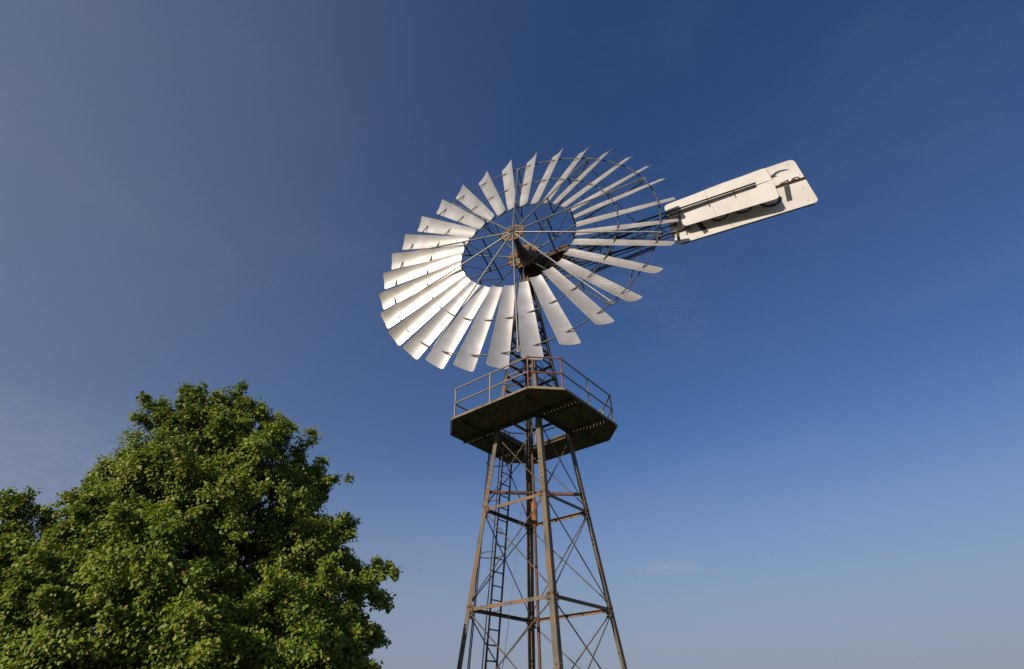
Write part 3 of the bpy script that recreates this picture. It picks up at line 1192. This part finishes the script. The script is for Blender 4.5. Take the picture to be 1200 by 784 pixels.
LOBES = [(-1.17, 0, 6.27, 0.56, 1),
         (-1.69, 0.2, 6.53, 0.28, 1),
         (-1.04, 0.2, 6.89, 0.33, 1),
         (-0.11, -0.3, 6.12, 0.5, 1),
         (0.51, 0, 6.15, 0.24, 1),
         (-1.37, -0.6, 5.28, 0.67, 1.1),
         (-1.92, -0.5, 4.44, 0.62, 1.1),
         (-2.52, -0.4, 3.69, 0.58, 1.1),
         (-3.36, 0, 3.82, 0.42, 1),
         (0.55, -0.2, 5.49, 0.49, 1),
         (1.02, -0.4, 4.43, 0.67, 1),
         (-0.63, -0.9, 5.05, 0.66, 0.9),
         (-1.29, -1.05, 3.98, 0.85, 1.1),
         (-1.92, -0.8, 3.1, 0.87, 1.1),
         (-0.41, -1.35, 2.8, 0.82, 1.1),
         (0.98, -1.35, 2.98, 0.74, 1.1),
         (1.66, -0.8, 3.57, 0.44, 1),
         (-2.88, -0.4, 2.93, 0.73, 1),
         (1.67, 0.1, 4.87, 0.32, 2),
         (-2.05, 0.1, 6.3, 0.28, 1.6),
         (-2.32, 0.1, 5.8, 0.23, 1.8),
         (-2.57, 0, 5.31, 0.19, 2),
         (-2.85, 0, 4.69, 0.18, 2),
         (-0.0, 1.2, 5.52, 1.14, 0.7),
         (-1.38, 1.2, 4.65, 1.21, 0.6),
         (1.06, 1.3, 4.04, 1.28, 0.6),
         (-2.68, 1.2, 3.91, 1.11, 0.6),
         (-1.15, 1.1, 6.48, 0.86, 0.6),
         (-0.1, 1.0, 3.45, 1.33, 0.5),
         (0.55, 0.9, 4.6, 0.72, 0.6),
         (1.92, 0, 2.81, 0.45, 1.3),
         (-1.85, 0.4, 5.04, 0.73, 0.9),
         (-2.2, 0.5, 4.25, 0.78, 0.8),
         (-0.94, 0.3, 4.48, 0.82, 0.8),
         (0.81, -0.9, 2.23, 0.92, 1),
         (-0.35, -1.2, 2.04, 0.89, 0.9),
         (-1.56, -0.8, 2.16, 0.88, 0.9),
         (1.58, -0.9, 2.3, 0.58, 1),
         (-2.43, -0.4, 2.12, 0.75, 0.9),
         (-1.12, 0.8, 2.31, 1.33, 0.5),
         (1.24, 0.8, 2.33, 1.29, 0.5)]

crown_c = Vector((-.6, 0, 3.6))
mb = MB()
trunk_pts = [tp(0, 0, -.1), tp(.02, 0, .6), tp(.08, .05, 1.6), tp(.03, .1, 2.8), tp(-.08, .1, 4.0), tp(-.35, .1, 5.4), tp(-.7, .1, 6.9)]
mb.path(trunk_pts, [.34, .26, .22, .19, .15, .10, .03], 12)
mb.build('trunk', M['bark'], tree)


def trunk_at(h):
    hs = [p.z for p in trunk_pts]
    for i in range(len(hs) - 1):
        if hs[i] <= h <= hs[i + 1]:
            t = (h - hs[i]) / (hs[i + 1] - hs[i])
            return trunk_pts[i].lerp(trunk_pts[i + 1], t)
    return trunk_pts[-1]


sprays = []       # centre, outward direction, size
shoots = []
for (a, s, h, r, dens) in LOBES:
    c = tp(a, s, h)
    h0 = max(.9, min(6.3, h - .35 * math.hypot(a, s) - .5))
    st = trunk_at(h0)
    midp = st.lerp(c, .5) + Vector((random.uniform(-.1, .1), random.uniform(-.1, .1), .12 * r + .1))
    br = MB().path([st, st.lerp(midp, .5) + Vector((0, 0, .05)), midp, c], [.085 if r > .8 else .06, .065 if r > .8 else .045, .05 if r > .8 else .03, .012], 8)
    n = max(3, int(dens * 15 * r * r + 3))
    pts = []
    tries = 0
    while len(pts) < n and tries < n * 40:
        tries += 1
        d = Vector(rng.normal(size=3)).normalized()
        if d.z < -.75 and random.random() < .7:
            continue
        k = random.uniform(.52, .94)
        q = c + Vector((d.x * r, d.y * r, d.z * r * .92)) * k
        if q.z < .7:
            continue
        if all((q - p[0]).length > .34 for p in pts):
            pts.append((q, d, random.uniform(.26, .46)))
    for q, d, sz in pts:
        sprays.append((q, d, sz))
        if random.random() < .8:
            mq = c.lerp(q, .5) + Vector((0, 0, .06))
            br.path([c, mq, q], [.016, .011, .004], 5, False)
    # shoots that stand out of the lobe and droop at the end
    if r > .4:
        for _ in range(int(7 + 7 * r)):
            d = Vector(rng.normal(size=3)).normalized()
            d.z = abs(d.z) * .8 + .05
            if d.dot(tv) > .6:
                continue
            d.normalize()
            ln = random.uniform(.45, 1.0) * (.5 if a < -1.2 else 1)
            p = c + Vector((d.x * r, d.y * r, d.z * r * .92)) * .8
            chain = [c.lerp(p, .5), p]
            for k in range(4):
                d = (d + Vector((0, 0, -.10 if k > 1 else .06)) + Vector(rng.normal(size=3)) * .10).normalized()
                p = p + d * ln / 4
                chain.append(p)
                shoots.append((p.copy(), d.copy(), .20 - .028 * k))
            br.path(chain, [.014, .012, .010, .008, .006, .003], 5, False)
    br.build('branch', M['bark'], tree)

HAND = [[(1.83, -0.12, 3.77), (2.38, -0.01, 4.2), (2.75, -0.07, 4.35), (3.09, 0.01, 4.33)],
        [(2.47, 0.02, 4.21), (2.73, -0.18, 3.93), (2.89, -0.2, 3.62)],
        [(2.19, 0.09, 3.37), (2.63, -0.11, 3.31), (2.83, -0.12, 3.14)],
        [(2.09, 0.15, 3.07), (2.4, -0.04, 2.92), (2.67, 0.09, 2.7)],
        [(0.63, -0.03, 6.16), (0.8, 0.02, 6.64), (0.85, -0.15, 7.02)],
        [(0.92, 0.02, 5.47), (1.24, 0.1, 5.87), (1.5, -0.02, 6.05)],
        [(1.52, 0.06, 4.67), (1.83, 0.03, 5.08), (1.97, -0.18, 5.25)],
        [(1.67, 0.07, 4.35), (1.99, 0.01, 4.45), (2.19, -0.09, 4.36)],
        [(0.79, -0.19, 5.93), (0.94, 0.1, 6.3), (1.13, -0.03, 6.34)],
        [(-1.3, 0.05, 6.81), (-1.46, 0.11, 7.32), (-1.62, 0.05, 7.72)],
        [(-1.1, 0.12, 7.09), (-0.95, -0.06, 7.46), (-0.86, 0.08, 7.88)],
        [(-1.54, -0.04, 6.92), (-1.73, 0.13, 7.37), (-1.85, 0.11, 7.61)],
        [(-1.62, -0.17, 6.65), (-2.07, -0.15, 6.95), (-2.45, -0.12, 7.12)],
        [(-1.75, 0.14, 6.57), (-2.07, -0.05, 6.61), (-2.38, 0.02, 6.71)],
        [(-0.76, -0.09, 7.06), (-0.65, -0.02, 7.33), (-0.62, -0.06, 7.53)],
        [(-0.44, -0.08, 6.83), (-0.3, 0.0, 7.2), (-0.33, 0.0, 7.52)],
        [(-0.09, 0.12, 6.89), (0.11, 0.04, 7.14), (0.38, 0.13, 7.2)],
        [(-2.03, 0.1, 5.59), (-2.42, 0.15, 5.68), (-2.7, 0.03, 5.56)],
        [(-2.05, -0.14, 5.09), (-2.47, 0.1, 5.27), (-2.77, 0.14, 5.34)],
        [(-2.41, 0.12, 4.58), (-2.72, -0.0, 4.89), (-3.0, 0.05, 5.07)],
        [(-2.73, -0.13, 4.33), (-3.11, 0.09, 4.67), (-3.31, 0.0, 4.77)],
        [(-3.58, -0.1, 4.25), (-3.68, -0.18, 4.64), (-3.86, 0.1, 5.02)],
        [(-3.49, 0.15, 4.18), (-3.49, -0.17, 4.59), (-3.61, 0.08, 4.96)],
        [(-1.8, -0.06, 6.01), (-2.1, -0.15, 6.04), (-2.34, -0.1, 5.9)],
        [(-1.14, 0.07, 6.66), (-1.23, 0.11, 7.26), (-1.27, -0.18, 7.49)],
        [(-1.75, 0.02, 6.32), (-1.96, -0.18, 6.76), (-2.2, 0.05, 7.22)]]
hb = None
for ci, chain in enumerate(HAND):
    pts = [tp(*c) for c in chain]
    b0 = trunk_at(max(1.2, min(6.2, chain[0][2] - .6)))
    MB().path([b0, b0.lerp(pts[0], .6) + Vector((0, 0, .1))] + pts, [.035, .03, .022] + [.012 - .003 * min(k, 3) for k in range(len(pts) - 1)], 6).build('branch', M['bark'], tree)
    for i in range(len(pts) - 1):
        for k in range(3):
            t = (k + random.random() * .6) / 3
            p = pts[i].lerp(pts[i + 1], t) + Vector(rng.normal(size=3)) * .05
            shoots.append((p, (pts[i + 1] - pts[i]).normalized(), .225 - .03 * i))
    shoots.append((pts[-1], Vector((0, 0, 1)), .10))
P0, DIR, SIDE, SZ, TINT = [], [], [], [], []
for q, d, sz in sprays + shoots:
    nl = int(800 * (sz / .4) ** 2) if sz > .24 else int(1000 * (sz / .4) ** 2)
    out = (d + Vector((0, 0, .25))).normalized()
    # sub-tufts hang off the spray
    nt_ = 9 if sz > .24 else 4
    tuft = []
    for _ in range(nt_):
        e = Vector(rng.normal(size=3)).normalized()
        if e.dot(out) < -.2:
            e = -e
        tuft.append(q + Vector((e.x, e.y, e.z * .7)) * sz * random.uniform(.35, 1.05) - Vector((0, 0, random.uniform(0, .35) * sz)))
    per = nl // nt_
    tone = random.gauss(.03, .13)
    for tc_ in tuft:
        pos = np.array(tc_) + rng.normal(size=(per, 3)) * np.array([.075, .075, .062]) * (sz / .4 * .8 + .3)
        P0.append(pos)
        rad = pos - np.array(q) + np.array(out) * .12
        rad /= np.linalg.norm(rad, axis=1, keepdims=True) + 1e-6
        dr = rad * .8 + rng.normal(size=(per, 3)) * .55 + np.array([0, 0, -.55])
        DIR.append(dr / np.linalg.norm(dr, axis=1, keepdims=True))
        nr_ = rad * .75 + rng.normal(size=(per, 3)) * .36 + np.array(sdir) * .75 - np.array(tv) * .35 + np.array([0, 0, .22])   # leaves turn to the light
        SIDE.append(nr_)
        SZ.append(np.clip(rng.lognormal(math.log(.051), .30, per), .026, .095))
        tn = np.clip(rng.normal(.45 + tone, .2, per), 0, .84)
        young = rng.random(per) < .03
        tn[young] = rng.uniform(.9, 1.0, young.sum())
        TINT.append(tn)
P0, DIR, SIDE, SZ, TINT = map(np.concatenate, (P0, DIR, SIDE, SZ, TINT))
SIDE -= DIR * (SIDE * DIR).sum(1, keepdims=True)
NRM = SIDE / (np.linalg.norm(SIDE, axis=1, keepdims=True) + 1e-6)
ACR = np.cross(DIR, NRM)
n = len(P0)
shape = np.array([[0, 0, 0], [.36, .26, .07], [.40, .62, .08], [0, 1.0, -.10], [-.40, .62, .08], [-.36, .26, .07]])
wv = rng.uniform(.65, 1.05, n)
V = np.empty((n, 6, 3))
for i, (x, y, zz) in enumerate(shape):
    V[:, i] = P0 + (ACR * (x * wv)[:, None] + DIR * y + NRM * zz) * SZ[:, None]
F = np.arange(n)[:, None] * 6
faces = np.concatenate([F + np.array([0, 1, 2, 3]), F + np.array([0, 3, 4, 5])], 1).reshape(-1)
me = bpy.data.meshes.new('crown')
me.vertices.add(n * 6)
me.vertices.foreach_set('co', V.reshape(-1).astype(np.float32))
me.loops.add(n * 8)
me.loops.foreach_set('vertex_index', faces.astype(np.int32))
me.polygons.add(n * 2)
me.polygons.foreach_set('loop_start', np.arange(0, n * 8, 4, dtype=np.int32))
me.update(calc_edges=True)
att = me.attributes.new('tint', 'FLOAT', 'POINT')
att.data.foreach_set('value', np.repeat(TINT, 6).astype(np.float32))
me.materials.append(M['leaf'])
crown = bpy.data.objects.new('crown', me)
S.collection.objects.link(crown)
crown.parent = tree
print('leaves', n, 'sprays', len(sprays))
